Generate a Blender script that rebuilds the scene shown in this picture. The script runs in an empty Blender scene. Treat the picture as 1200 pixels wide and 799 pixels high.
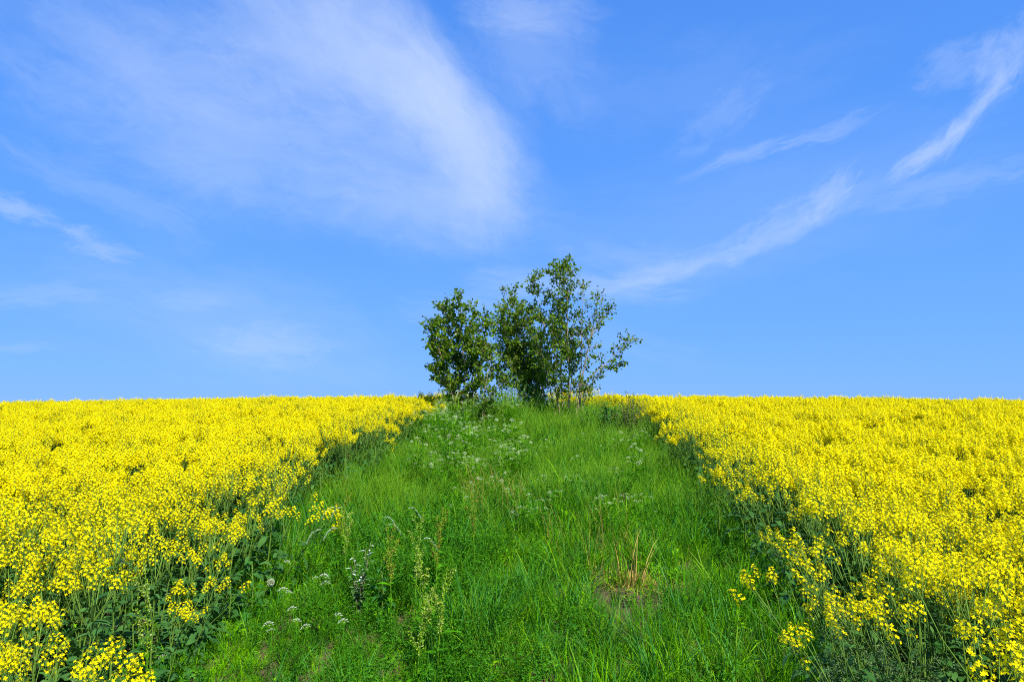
import bpy, math, random
import numpy as np
from mathutils import Vector, Matrix, Euler

R = math.radians
S = bpy.context.scene
COL = S.collection
rng = random.Random(7)
npr = np.random.RandomState(11)

# ------------------------------------------------------------------ camera, sky, sun, exposure
EYE, SLOPE = 1.95, 0.1005            # eye height over the grassy balk, uphill slope of the balk
F = 800.0                            # focal length in pixels of a 1200 px wide picture
PITCH, YAW = R(5.2), math.atan(31 / 800)
cam_d = bpy.data.cameras.new('camera'); cam_d.sensor_width = 36; cam_d.lens = 24
cam_d.clip_start = 0.05; cam_d.clip_end = 3000
cam = bpy.data.objects.new('camera', cam_d); COL.objects.link(cam)
cam.location = (0, 0, EYE); cam.rotation_euler = (R(90) + PITCH, 0, YAW)
S.camera = cam

SUN_EL, SUN_AZ = R(54), R(148)       # azimuth clockwise from +Y (the way the balk runs)
sun_d = bpy.data.lights.new('sun', 'SUN'); sun_d.energy = 5.0; sun_d.angle = R(0.5); sun_d.color = (1.0, 0.95, 0.84)
sun = bpy.data.objects.new('sun', sun_d); COL.objects.link(sun)
sv = Vector((math.cos(SUN_EL) * math.sin(SUN_AZ), math.cos(SUN_EL) * math.cos(SUN_AZ), math.sin(SUN_EL)))
sun.rotation_euler = sv.to_track_quat('Z', 'Y').to_euler(); sun.location = sv * 60

S.view_settings.view_transform = 'Standard'; S.view_settings.look = 'None'
S.view_settings.exposure = 0.62; S.view_settings.gamma = 1; S.view_settings.use_curve_mapping = False
S.render.engine = 'CYCLES'
S.cycles.max_bounces = 4; S.cycles.diffuse_bounces = 2; S.cycles.glossy_bounces = 1; S.cycles.transmission_bounces = 2
S.cycles.use_denoising = False
S.cycles.pixel_filter_type = 'BLACKMAN_HARRIS'; S.cycles.filter_width = 1.05


def ray_azel(px, py):
    d = Vector(((px - 600) / F, (399.5 - py) / F, -1))
    d = (cam.rotation_euler.to_matrix() @ d).normalized()
    return math.atan2(d.x, d.y), math.asin(d.z)


def build_world():
    w = bpy.data.worlds.new('World'); S.world = w; w.use_nodes = True
    nt = w.node_tree; N = nt.nodes; L = nt.links
    bg = N['Background']; bg.inputs[1].default_value = 0.10
    sk = N.new('ShaderNodeTexSky'); sk.sky_type = 'NISHITA'; sk.sun_disc = False
    sk.sun_elevation = SUN_EL; sk.sun_rotation = SUN_AZ
    sk.air_density = 1.0; sk.dust_density = 0.15; sk.ozone_density = 3.0; sk.altitude = 300

    def math_n(op, a, b=None, clamp=False):
        n = N.new('ShaderNodeMath'); n.operation = op; n.use_clamp = clamp
        for i, v in enumerate((a, b)):
            if v is None: continue
            if isinstance(v, (int, float)): n.inputs[i].default_value = v
            else: L.new(v, n.inputs[i])
        return n.outputs[0]

    # colour balance of the clear sky: more saturated, as this air was
    hs = N.new('ShaderNodeHueSaturation'); hs.inputs['Saturation'].default_value = 1.12
    hs.inputs['Hue'].default_value = 0.514
    L.new(sk.outputs[0], hs.inputs['Color'])
    tint = N.new('ShaderNodeMix'); tint.data_type = 'RGBA'; tint.blend_type = 'MULTIPLY'; tint.inputs[0].default_value = 1
    L.new(hs.outputs[0], tint.inputs[6]); tint.inputs[7].default_value = (0.90, 1.0, 1.32, 1)

    tc = N.new('ShaderNodeTexCoord'); sep = N.new('ShaderNodeSeparateXYZ'); L.new(tc.outputs['Generated'], sep.inputs[0])
    az = math_n('ARCTAN2', sep.outputs[0], sep.outputs[1]); el = math_n('ARCSINE', sep.outputs[2])
    # the clear air of the day: blue right down to the skyline
    grd = N.new('ShaderNodeValToRGB'); L.new(math_n('DIVIDE', el, 1.5708, True), grd.inputs[0])
    er = grd.color_ramp; er.elements[0].position = 0; er.elements[0].color = (1.02, 2.85, 7.2, 1)
    er.elements[1].position = 1; er.elements[1].color = (.18, .65, 2.2, 1)
    for ps, c in ((.09, (.95, 2.75, 7.1, 1)), (.22, (.70, 2.35, 6.6, 1)), (.38, (.52, 1.9, 6.0, 1)), (.55, (.3, 1.1, 3.6, 1))):
        e_ = er.elements.new(ps); e_.color = c
    skm = N.new('ShaderNodeMix'); skm.data_type = 'RGBA'; skm.inputs[0].default_value = .90
    L.new(tint.outputs[2], skm.inputs[6]); L.new(grd.outputs[0], skm.inputs[7])
    com = N.new('ShaderNodeCombineXYZ'); L.new(az, com.inputs[0]); L.new(el, com.inputs[1])
    p = com.outputs[0]

    def warp(p, scale, amp, detail):
        n = N.new('ShaderNodeTexNoise'); n.noise_dimensions = '2D'; n.inputs['Scale'].default_value = scale; n.inputs['Detail'].default_value = detail
        L.new(p, n.inputs['Vector'])
        s = N.new('ShaderNodeVectorMath'); s.operation = 'SUBTRACT'; L.new(n.outputs['Color'], s.inputs[0]); s.inputs[1].default_value = (.5, .5, .5)
        m = N.new('ShaderNodeVectorMath'); m.operation = 'SCALE'; L.new(s.outputs[0], m.inputs[0]); m.inputs['Scale'].default_value = amp
        a = N.new('ShaderNodeVectorMath'); a.operation = 'ADD'; L.new(p, a.inputs[0]); L.new(m.outputs[0], a.inputs[1])
        return a.outputs[0]
    pw = warp(warp(p, 4, 0.045, 2), 26, 0.014, 5)

    # cirrus: each streak is an ellipse on the sky (end, end, half width, opacity, fibre contrast)
    streaks = [
        ((210, -60), (500, 130), 80, .50, .5), ((330, -40), (585, 170), 62, .58, .45), ((430, -40), (606, 190), 34, .34, .5),
        ((450, 40), (612, 235), 56, .60, .45), ((520, 120), (600, 290), 54, .44, .5),
        ((340, 235), (640, 255), 46, .30, .6), ((380, 160), (600, 260), 80, .30, .5),
        ((20, 60), (430, 190), 95, .28, .9), ((-80, -40), (330, 110), 70, .20, .9),
        ((100, 130), (480, 200), 70, .22, .8), ((540, 0), (690, 25), 30, .34, .7), ((560, -10), (680, 120), 60, .25, .6),
        ((0, 170), (240, 280), 24, .20, .9), ((-20, 228), (55, 252), 14, .46, .9), ((60, 262), (100, 278), 9, .40, .9),
        ((70, 288), (150, 300), 12, .36, .9), ((-30, 350), (110, 352), 16, .22, .9), ((170, 345), (290, 352), 14, .18, .9),
        ((230, 395), (385, 405), 24, .36, .8), ((-30, 416), (60, 418), 7, .2, .9), ((60, 300), (420, 420), 60, .12, .8),
        ((1165, 110), (1215, 20), 30, .40, .9), ((1115, 185), (1200, 70), 13, .55, .8), ((1050, 218), (1145, 145), 13, .62, .7),
        ((890, 285), (1090, 195), 16, .18, .9), ((940, 262), (1000, 205), 20, .42, .9), ((845, 298), (960, 250), 24, .36, .9),
        ((720, 322), (880, 292), 16, .30, 1.0), ((560, 330), (800, 335), 24, .32, .9), ((660, 290), (860, 310), 30, .20, .8),
        ((800, 208), (940, 165), 10, .30, 1.0), ((920, 180), (1040, 130), 12, .26, .9), ((1010, 250), (1230, 195), 18, .24, .9), ((620, 300), (1230, 160), 80, .13, .6), ((640, 120), (1000, 60), 60, .10, .8), ((-60, 330), (480, 400), 60, .12, .8),
        ((790, 170), (900, 100), 30, .18, 1.0), ((470, 365), (640, 345), 24, .22, .8), ((690, 340), (830, 300), 16, .22, 1.0), ((1080, 90), (1180, 50), 26, .26, .9),
        ((640, 380), (820, 420), 26, .10, .9),
    ]
    acc = None
    for i, (a, b, hw, op, fib) in enumerate(streaks):
        a0, b0 = ray_azel(*a), ray_azel(*b)
        cx, cy = (a0[0] + b0[0]) / 2, (a0[1] + b0[1]) / 2
        dx, dy = b0[0] - a0[0], b0[1] - a0[1]
        ln = math.hypot(dx, dy) / 2 * 1.45; wd = hw / F * (1.4 if hw > 40 else 1.15)
        mp = N.new('ShaderNodeMapping'); mp.vector_type = 'TEXTURE'; L.new(pw, mp.inputs['Vector'])
        mp.inputs['Location'].default_value = (cx, cy, 0); mp.inputs['Rotation'].default_value = (0, 0, math.atan2(dy, dx))
        mp.inputs['Scale'].default_value = (ln, wd, 1)
        g = N.new('ShaderNodeTexGradient'); g.gradient_type = 'SPHERICAL'; L.new(mp.outputs[0], g.inputs[0])
        nz = N.new('ShaderNodeTexNoise'); nz.noise_dimensions = '3D'
        add = N.new('ShaderNodeVectorMath'); add.operation = 'ADD'; L.new(mp.outputs[0], add.inputs[0]); add.inputs[1].default_value = (i * 3.1, i * 1.7, i * 0.9)
        L.new(add.outputs[0], nz.inputs['Vector'])
        nz.inputs['Scale'].default_value = 2.4 if hw > 40 else 2.0; nz.inputs['Detail'].default_value = 9; nz.inputs['Roughness'].default_value = .68
        nz.inputs['Distortion'].default_value = .4
        k = math_n('MULTIPLY', math_n('SUBTRACT', nz.outputs[0], .5), fib * (2.1 if hw > 40 else 2.4))
        # the fibres fray the edge of the streak and thin its middle
        sm = math_n('ADD', g.outputs['Fac'], math_n('MULTIPLY', k, math_n('MINIMUM', math_n('MULTIPLY', g.outputs['Fac'], 4), 1)))
        mr = N.new('ShaderNodeMapRange'); mr.interpolation_type = 'SMOOTHSTEP'; L.new(sm, mr.inputs[0])
        mr.inputs[1].default_value = 0.0; mr.inputs[2].default_value = 1.0; mr.inputs[4].default_value = op * (.80 if hw > 40 else .74)
        o = mr.outputs[0]
        if acc is None: acc = o
        else:                                          # screen: 1-(1-a)(1-b)
            t = math_n('MULTIPLY', acc, o); acc = math_n('SUBTRACT', math_n('ADD', acc, o), t)
    mx = N.new('ShaderNodeMix'); mx.data_type = 'RGBA'; L.new(acc, mx.inputs[0]); L.new(skm.outputs[2], mx.inputs[6])
    mx.inputs[7].default_value = (4.1, 5.0, 6.9, 1)
    L.new(mx.outputs[2], bg.inputs[0])


build_world()

# ------------------------------------------------------------------ ground shape
def drop(y):
    y = np.maximum(y, 0)
    d = 0.001056 * y ** 2 + 0.0063 * np.maximum(0, y - 14) ** 2
    far = 26.0                                         # beyond the crest the hill falls evenly
    df = 0.001056 * far ** 2 + 0.0063 * 12 ** 2; sl = 2 * 0.001056 * far + 2 * .0063 * 12
    return np.where(y > far, df + sl * (y - far), d)

RX = ([-20, 0, 2.2, 3.0, 3.7, 4.5, 5.4, 7.6, 12, 14.6, 17, 20, 40], [1.36, 1.36, 1.38, 1.52, 1.72, 1.88, 1.92, 2.06, 2.14, 2.02, .95, .6, .6])
LX = ([-20, 0, 2.2, 3.0, 3.8, 4.7, 5.3, 5.8, 6.7, 8.2, 10.8, 13.8, 17, 40], [-1.55, -1.55, -1.62, -1.98, -2.14, -2.02, -2.12, -2.5, -2.66, -2.58, -2.46, -2.28, -2.2, -2.2])
def right_edge(y): return np.interp(y, *RX)
def left_edge(y): return np.interp(y, *LX)

def sstep(t):
    t = np.clip(t, 0, 1); return t * t * (3 - 2 * t)

def wob(x, y, s, k):                                   # cheap smooth noise in -1..1
    return (np.sin(x * s + k) * np.cos(y * s * 1.13 - k * 1.7) + .6 * np.sin(x * s * 2.3 - y * s * 1.7 + k * 2.1) + .4 * np.cos(x * s * 3.9 + y * s * 4.3 + k)) / 2

def H(x, y):
    x = np.asarray(x, float); y = np.asarray(y, float)
    z = SLOPE * y - drop(y) - 0.0008 * np.minimum(x * x, 900)
    out = np.maximum(x - right_edge(y), left_edge(y) - x)
    z = z - 0.25 * sstep((out + 0.15) / 0.7) + 0.03 * wob(x, y, 1.7, 1.0) + 0.015 * wob(x, y, 5.1, 2.0)
    z = z + 0.10 * np.exp(-((x + .2) / 1.6) ** 2 - ((y - 16) / 2.2) ** 2)
    return z

def h1(x, y): return float(H(x, y))

def place(px, py, h):
    """Where a plant of height h stands if its top is seen at (px, py) of the photograph."""
    D = 3.0
    for _ in range(60):
        D = (EYE - h + float(drop(np.array(D)))) / max((py - 392) / F, .03)
        D = min(D, 22)
    return (px - 631) / F * D, D

# ------------------------------------------------------------------ materials
def new_mat(name):
    m = bpy.data.materials.new(name); m.use_nodes = True
    return m, m.node_tree, m.node_tree.nodes['Principled BSDF']

def leaf_mat(name, col, col2, trans=0.3, rough=0.5, spec=0.35, isl=0.75, tcol=None):
    """Leaf-like surface: two tones mixed per leaf and per plant, light shining through."""
    m, nt, b = new_mat(name); N = nt.nodes; L = nt.links
    geo = N.new('ShaderNodeNewGeometry'); oi = N.new('ShaderNodeObjectInfo')
    mixf = N.new('ShaderNodeMix'); mixf.inputs[0].default_value = isl
    L.new(oi.outputs['Random'], mixf.inputs[2]); L.new(geo.outputs['Random Per Island'], mixf.inputs[3])
    c = N.new('ShaderNodeMix'); c.data_type = 'RGBA'; L.new(mixf.outputs[0], c.inputs[0])
    c.inputs[6].default_value = (*col, 1); c.inputs[7].default_value = (*col2, 1)
    L.new(c.outputs[2], b.inputs['Base Color']); b.inputs['Roughness'].default_value = rough
    b.inputs['Specular IOR Level'].default_value = spec * .3
    if trans > 0:
        t = N.new('ShaderNodeBsdfTranslucent')
        tt = N.new('ShaderNodeMix'); tt.data_type = 'RGBA'; tt.blend_type = 'MULTIPLY'; tt.inputs[0].default_value = 1
        L.new(c.outputs[2], tt.inputs[6]); tt.inputs[7].default_value = (*(tcol or (1.5, 1.5, .8)), 1)
        L.new(tt.outputs[2], t.inputs[0])
        ms = N.new('ShaderNodeMixShader'); ms.inputs[0].default_value = trans
        L.new(b.outputs[0], ms.inputs[1]); L.new(t.outputs[0], ms.inputs[2])
        L.new(ms.outputs[0], N['Material Output'].inputs[0])
    return m

M = {}
M['petal'] = leaf_mat('rapeseed petal', (0.92, 0.76, 0.001), (0.95, 0.87, 0.006), .42, .6, .1, .7, (1.0, 1.0, .9))
M['bud'] = leaf_mat('rapeseed bud', (0.30, 0.36, 0.02), (0.50, 0.48, 0.02), .2, .6, .2)
M['rstem'] = leaf_mat('rapeseed stem', (0.10, 0.20, 0.03), (0.16, 0.28, 0.04), .12, .5, .3)
M['rleaf'] = leaf_mat('rapeseed leaf', (0.022, 0.095, 0.016), (0.075, 0.190, 0.040), .22, .42, .45)
M['grass_bright'] = leaf_mat('bright grass', (0.048, 0.215, 0.001), (0.22, 0.49, 0.003), .22, .6, .12, isl=.5)
M['grass_mid'] = leaf_mat('mid grass', (0.013, 0.085, 0.001), (0.085, 0.31, 0.003), .20, .6, .12, isl=.5)
M['grass_blue'] = leaf_mat('blue green grass', (0.015, 0.11, 0.010), (0.09, 0.33, 0.055), .20, .5, .3, isl=.5)
M['grass_pale'] = leaf_mat('pale seeding grass', (0.085, 0.27, 0.006), (0.25, 0.45, 0.030), .3, .55, .25, isl=.5)
M['straw'] = leaf_mat('dry straw', (0.40, 0.29, 0.06), (0.56, 0.45, 0.12), .25, .6, .2, tcol=(1.1, 1, .8))
M['fern'] = leaf_mat('feathery weed leaf', (0.06, 0.25, 0.003), (0.24, 0.54, 0.006), .22, .5, .25)
M['fern_dark'] = leaf_mat('dark feathery leaf', (0.012, 0.085, 0.004), (0.075, 0.27, 0.006), .2, .5, .3)
M['weed_grey'] = leaf_mat('grey green weed', (0.055, 0.15, 0.05), (0.16, 0.27, 0.10), .22, .55, .3)
M['weed_pod'] = leaf_mat('pale tiny pods', (0.20, 0.30, 0.07), (0.40, 0.44, 0.14), .2, .6, .2)
M['sorrel'] = leaf_mat('sorrel seed', (0.13, 0.30, 0.010), (0.34, 0.42, 0.03), .25, .6, .2)
M['sorrel_brown'] = leaf_mat('brown sorrel seed', (0.20, 0.20, 0.02), (0.30, 0.19, 0.04), .25, .6, .2)
M['white'] = leaf_mat('white floret', (0.74, 0.76, 0.64), (0.82, 0.82, 0.76), .25, .6, .2, tcol=(1, 1, .95))
M['white_green'] = leaf_mat('greenish white floret', (0.50, 0.58, 0.34), (0.74, 0.76, 0.58), .25, .6, .2, tcol=(1, 1, .9))
M['silver'] = leaf_mat('silvery leaf', (0.34, 0.46, 0.34), (0.50, 0.60, 0.48), .15, .6, .25)
M['tleaf'] = leaf_mat('tree leaf', (0.030, 0.100, 0.003), (0.12, 0.22, 0.008), .26, .36, .5)
M['tleaf_light'] = leaf_mat('lighter tree leaf', (0.060, 0.155, 0.004), (0.19, 0.31, 0.012), .28, .36, .5)
M['shrub_leaf'] = leaf_mat('small shrub leaf', (0.045, 0.14, 0.008), (0.13, 0.25, 0.02), .3, .5, .3)
M['bramble'] = leaf_mat('broad shrub leaf', (0.02, 0.10, 0.012), (0.05, 0.20, 0.03), .22, .4, .45)


def bark_mat(name, a, b_):
    m, nt, b = new_mat(name); N = nt.nodes; L = nt.links
    tc = N.new('ShaderNodeTexCoord'); mp = N.new('ShaderNodeMapping'); mp.inputs['Scale'].default_value = (30, 30, 9)
    L.new(tc.outputs['Object'], mp.inputs[0])
    n = N.new('ShaderNodeTexNoise'); n.inputs['Scale'].default_value = 1.5; n.inputs['Detail'].default_value = 5; L.new(mp.outputs[0], n.inputs['Vector'])
    r = N.new('ShaderNodeMapRange'); r.inputs[1].default_value = .35; r.inputs[2].default_value = .65; L.new(n.outputs[0], r.inputs[0])
    c = N.new('ShaderNodeMix'); c.data_type = 'RGBA'; L.new(r.outputs[0], c.inputs[0]); c.inputs[6].default_value = (*a, 1); c.inputs[7].default_value = (*b_, 1)
    L.new(c.outputs[2], b.inputs['Base Color']); b.inputs['Roughness'].default_value = .8
    bp = N.new('ShaderNodeBump'); bp.inputs['Strength'].default_value = .4; bp.inputs['Distance'].default_value = .01
    L.new(n.outputs[0], bp.inputs['Height']); L.new(bp.outputs[0], b.inputs['Normal'])
    return m
M['bark'] = bark_mat('tan bark', (0.18, 0.13, 0.065), (0.46, 0.37, 0.20))
M['bark_dark'] = bark_mat('grey brown bark', (0.07, 0.05, 0.03), (0.22, 0.17, 0.10))


def soil_mat():
    m, nt, b = new_mat('soil'); N = nt.nodes; L = nt.links
    tc = N.new('ShaderNodeTexCoord')
    n = N.new('ShaderNodeTexNoise'); n.inputs['Scale'].default_value = 6; n.inputs['Detail'].default_value = 8; n.inputs['Roughness'].default_value = .7
    L.new(tc.outputs['Object'], n.inputs['Vector'])
    n2 = N.new('ShaderNodeTexNoise'); n2.inputs['Scale'].default_value = 1.3; n2.inputs['Detail'].default_value = 4; L.new(tc.outputs['Object'], n2.inputs['Vector'])
    c1 = N.new('ShaderNodeMix'); c1.data_type = 'RGBA'; L.new(n.outputs[0], c1.inputs[0])
    c1.inputs[6].default_value = (0.035, 0.026, 0.015, 1); c1.inputs[7].default_value = (0.10, 0.072, 0.03, 1)
    r = N.new('ShaderNodeMapRange'); r.inputs[1].default_value = .42; r.inputs[2].default_value = .6; L.new(n2.outputs[0], r.inputs[0])
    c2 = N.new('ShaderNodeMix'); c2.data_type = 'RGBA'; L.new(r.outputs[0], c2.inputs[0]); L.new(c1.outputs[2], c2.inputs[6])
    c2.inputs[7].default_value = (0.085, 0.075, 0.022, 1)
    L.new(c2.outputs[2], b.inputs['Base Color']); b.inputs['Roughness'].default_value = .95
    bp = N.new('ShaderNodeBump'); bp.inputs['Strength'].default_value = .8; bp.inputs['Distance'].default_value = .03
    L.new(n.outputs[0], bp.inputs['Height']); L.new(bp.outputs[0], b.inputs['Normal'])
    return m
M['soil'] = soil_mat()

# ------------------------------------------------------------------ mesh helpers
class MB:
    def __init__(s): s.v = []; s.f = []; s.m = []; s.mats = []
    def slot(s, mat):
        if mat not in s.mats: s.mats.append(mat)
        return s.mats.index(mat)
    def add(s, vs, fs, mat):
        o = len(s.v); k = s.slot(mat)
        s.v.extend(tuple(v) for v in vs)
        for f in fs: s.f.append(tuple(i + o for i in f)); s.m.append(k)
    def merge(s, other, mat4=None):
        o = len(s.v)
        if mat4 is None: s.v.extend(other.v)
        else: s.v.extend(tuple(mat4 @ Vector(v)) for v in other.v)
        ks = [s.slot(q) for q in other.mats]
        for f, k in zip(other.f, other.m): s.f.append(tuple(i + o for i in f)); s.m.append(ks[k])
    def mesh(s, name, smooth=True):
        me = bpy.data.meshes.new(name); me.from_pydata(s.v, [], s.f)
        for q in s.mats: me.materials.append(M[q])
        me.polygons.foreach_set('material_index', s.m)
        me.polygons.foreach_set('use_smooth', [smooth] * len(s.f))
        me.update(); return me

def tube(mb, pts, radii, mat, n=5):
    pts = [Vector(p) for p in pts]; rings = []; vs = []; fs = []
    up = Vector((0.3, 1, 0.2)).normalized()
    for i, p in enumerate(pts):
        t = (pts[min(i + 1, len(pts) - 1)] - pts[max(i - 1, 0)]).normalized()
        a = t.cross(up)
        if a.length < 1e-3: a = t.cross(Vector((1, 0, 0)))
        a.normalize(); b = t.cross(a)
        for k in range(n):
            w = 2 * math.pi * k / n; vs.append(p + (a * math.cos(w) + b * math.sin(w)) * radii[i])
    for i in range(len(pts) - 1):
        for k in range(n):
            fs.append((i * n + k, i * n + (k + 1) % n, (i + 1) * n + (k + 1) % n, (i + 1) * n + k))
    fs.append(tuple(range((len(pts) - 1) * n, len(pts) * n)))
    mb.add(vs, fs, mat)

def frame(t, roll=0.0):
    """Columns: side, normal, along t."""
    t = Vector(t).normalized(); s = t.cross(Vector((0, 0, 1)))
    if s.length < 1e-3: s = Vector((1, 0, 0))
    s.normalize(); n = s.cross(t)
    return s * math.cos(roll) + n * math.sin(roll), n * math.cos(roll) - s * math.sin(roll), t

def rdir(r=rng):
    z = r.uniform(-1, 1); a = r.uniform(0, 6.283); q = math.sqrt(1 - z * z)
    return Vector((q * math.cos(a), q * math.sin(a), z))

def simple_leaf(mb, p, t, length, width, mat, roll=0, fold=.25):
    s, n, t = frame(t, roll); p = Vector(p)
    a = p + t * length * .42 + s * width * .5 + n * width * fold; b = p + t * length * .42 - s * width * .5 + n * width * fold
    mb.add([p, a, p + t * length, b, ], [(0, 1, 2), (0, 2, 3)], mat)

def strap_leaf(mb, p, t, length, width, mat, roll=0, droop=.4, segs=4, wave=0.0, shape=None, r=rng):
    """Arching leaf: two strips either side of a midrib."""
    s, n, t = frame(t, roll); q = Vector(p); vs = []; fs = []
    shape = shape or [.15, .75, 1, .8, 0]
    step = length / segs; d = t.copy()
    for i in range(segs + 1):
        wv = width * .5 * np.interp(i / segs, np.linspace(0, 1, len(shape)), shape)
        lift = wv * (.25 + wave * r.uniform(-1, 1)); lift2 = wv * (.25 + wave * r.uniform(-1, 1))
        vs += [q + s * wv + n * lift, q.copy(), q - s * wv + n * lift2]
        d = (d + Vector((0, 0, -1)) * droop / segs).normalized(); q = q + d * step
    for i in range(segs):
        a = i * 3; fs += [(a, a + 1, a + 4, a + 3), (a + 1, a + 2, a + 5, a + 4)]
    mb.add(vs, fs, mat)

def blade(mb, p, ang, length, width, lean, curl, mat, segs=4):
    d = Vector((math.cos(ang) * math.sin(lean), math.sin(ang) * math.sin(lean), math.cos(lean)))
    h = Vector((math.cos(ang), math.sin(ang), 0)); s = Vector((-math.sin(ang), math.cos(ang), 0)); q = Vector(p); vs = []; fs = []
    tw = rng.uniform(-.8, .8); s = (s * math.cos(tw) + h * math.sin(tw))
    for i in range(segs + 1):
        t = i / segs; w = width * .5 * (1 - t ** 2.2) + .0003
        vs += [q + s * w, q - s * w]
        d = (d + (h * .9 - Vector((0, 0, .55))) * curl / segs * (0.4 + 1.4 * t)).normalized(); q = q + d * length / segs
    for i in range(segs): fs.append((2 * i, 2 * i + 1, 2 * i + 3, 2 * i + 2))
    mb.add(vs, fs, mat)
    return q

# ------------------------------------------------------------------ object helpers
def link(o): COL.objects.link(o); return o

def tag(o, label=None, cat=None, group=None, kind=None):
    if label: o['label'] = label
    if cat: o['category'] = cat
    if group: o['group'] = group
    if kind: o['kind'] = kind
    return o

def empty(name, loc, rot=(0, 0, 0)):
    o = link(bpy.data.objects.new(name, None)); o.location = loc; o.rotation_euler = rot; o.empty_display_size = .1
    return o

def part(name, mesh, parent, mat=None):
    if isinstance(mesh, MB): mesh = mesh.mesh(name)
    o = link(bpy.data.objects.new(name, mesh)); o.parent = parent
    if mat is not None: o.matrix_local = mat
    return o

def copy_thing(root, loc, rot, scale):
    c = root.copy(); COL.objects.link(c); c.location = loc; c.rotation_euler = rot; c.scale = (scale,) * 3
    for ch in list(root.children):
        k = ch.copy(); COL.objects.link(k); k.parent = c
    return c

def scatter(name, pts, protos, label, cat):
    """ONE object of kind stuff: every point carries one of the given plant meshes."""
    pts = np.asarray(pts, float)
    me = bpy.data.meshes.new(name); me.vertices.add(len(pts)); me.vertices.foreach_set('co', pts[:, :3].ravel())
    a = me.attributes.new('rot', 'FLOAT_VECTOR', 'POINT'); a.data.foreach_set('vector', pts[:, 3:6].ravel())
    a = me.attributes.new('scl', 'FLOAT', 'POINT'); a.data.foreach_set('value', pts[:, 6].copy())
    a = me.attributes.new('kindid', 'INT', 'POINT'); a.data.foreach_set('value', pts[:, 7].astype(np.int32))
    o = link(bpy.data.objects.new(name, me)); tag(o, label, cat, None, 'stuff')
    ng = bpy.data.node_groups.new(name, 'GeometryNodeTree')
    ng.interface.new_socket('Geometry', in_out='INPUT', socket_type='NodeSocketGeometry')
    ng.interface.new_socket('Geometry', in_out='OUTPUT', socket_type='NodeSocketGeometry')
    N = ng.nodes; L = ng.links; gi = N.new('NodeGroupInput'); go = N.new('NodeGroupOutput'); jn = N.new('GeometryNodeJoinGeometry')
    def attr(n, t):
        q = N.new('GeometryNodeInputNamedAttribute'); q.data_type = t; q.inputs[0].default_value = n
        return q.outputs[0]
    rot = attr('rot', 'FLOAT_VECTOR'); scl = attr('scl', 'FLOAT'); kid = attr('kindid', 'INT')
    er = N.new('FunctionNodeEulerToRotation'); L.new(rot, er.inputs[0])
    for i, pm in enumerate(protos):
        po = bpy.data.objects.new('%s_kind' % name, pm)      # not in the scene: only lends its mesh
        oi = N.new('GeometryNodeObjectInfo'); oi.inputs['Object'].default_value = po; oi.inputs['As Instance'].default_value = True
        cmp_ = N.new('FunctionNodeCompare'); cmp_.data_type = 'INT'; cmp_.operation = 'EQUAL'; L.new(kid, cmp_.inputs[2]); cmp_.inputs[3].default_value = i
        ip = N.new('GeometryNodeInstanceOnPoints')
        L.new(gi.outputs[0], ip.inputs['Points']); L.new(cmp_.outputs[0], ip.inputs['Selection']); L.new(oi.outputs['Geometry'], ip.inputs['Instance'])
        L.new(er.outputs[0], ip.inputs['Rotation']); L.new(scl, ip.inputs['Scale']); L.new(ip.outputs[0], jn.inputs[0])
    L.new(jn.outputs[0], go.inputs[0])
    md = o.modifiers.new('plants', 'NODES'); md.node_group = ng
    return o

# ------------------------------------------------------------------ the ground
def build_ground():
    xs = np.unique(np.concatenate([np.arange(-6, 6.01, .15), np.arange(-40, 40.1, 1.0), np.arange(-400, 401, 20)]))
    ys = np.unique(np.concatenate([np.arange(-4, 26, .2), np.arange(-60, 60, 2.0), np.arange(60, 601, 20)]))
    X, Y = np.meshgrid(xs, ys); Z = H(X, Y)
    v = np.stack([X, Y, Z], -1).reshape(-1, 3); nx = len(xs); ny = len(ys)
    i = np.arange(nx - 1)[None, :] + np.arange(ny - 1)[:, None] * nx
    f = np.stack([i, i + 1, i + 1 + nx, i + nx], -1).reshape(-1, 4)
    me = bpy.data.meshes.new('ground'); me.from_pydata(v.tolist(), [], f.tolist()); me.materials.append(M['soil'])
    me.polygons.foreach_set('use_smooth', [True] * len(f))
    o = link(bpy.data.objects.new('ground', me)); o['kind'] = 'structure'
    o['label'] = 'brown soil of the hill under the crop and the grass balk'
build_ground()

# ------------------------------------------------------------------ rapeseed
def flower(mb, c, n, r, rg):
    s, u, n = frame(n, rg.uniform(0, 6.28)); c = Vector(c); vs = []; fs = []
    for k in range(4):
        a = k * math.pi / 2 + rg.uniform(-.15, .15); d = s * math.cos(a) + u * math.sin(a); w = s * -math.sin(a) + u * math.cos(a)
        cup = rg.uniform(.1, .4); rr = r * rg.uniform(.85, 1.1); o = len(vs)
        vs += [c + w * .1 * rr, c - w * .1 * rr, c + d * rr * .65 + w * .37 * rr + n * cup * rr * .6, c + d * rr * .65 - w * .37 * rr + n * cup * rr * .6,
               c + d * rr + w * .26 * rr + n * cup * rr * .5, c + d * rr - w * .26 * rr + n * cup * rr * .5]
        fs += [(o, o + 1, o + 3, o + 2), (o + 2, o + 3, o + 5, o + 4)]
    mb.add(vs, fs, 'petal')

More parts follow.
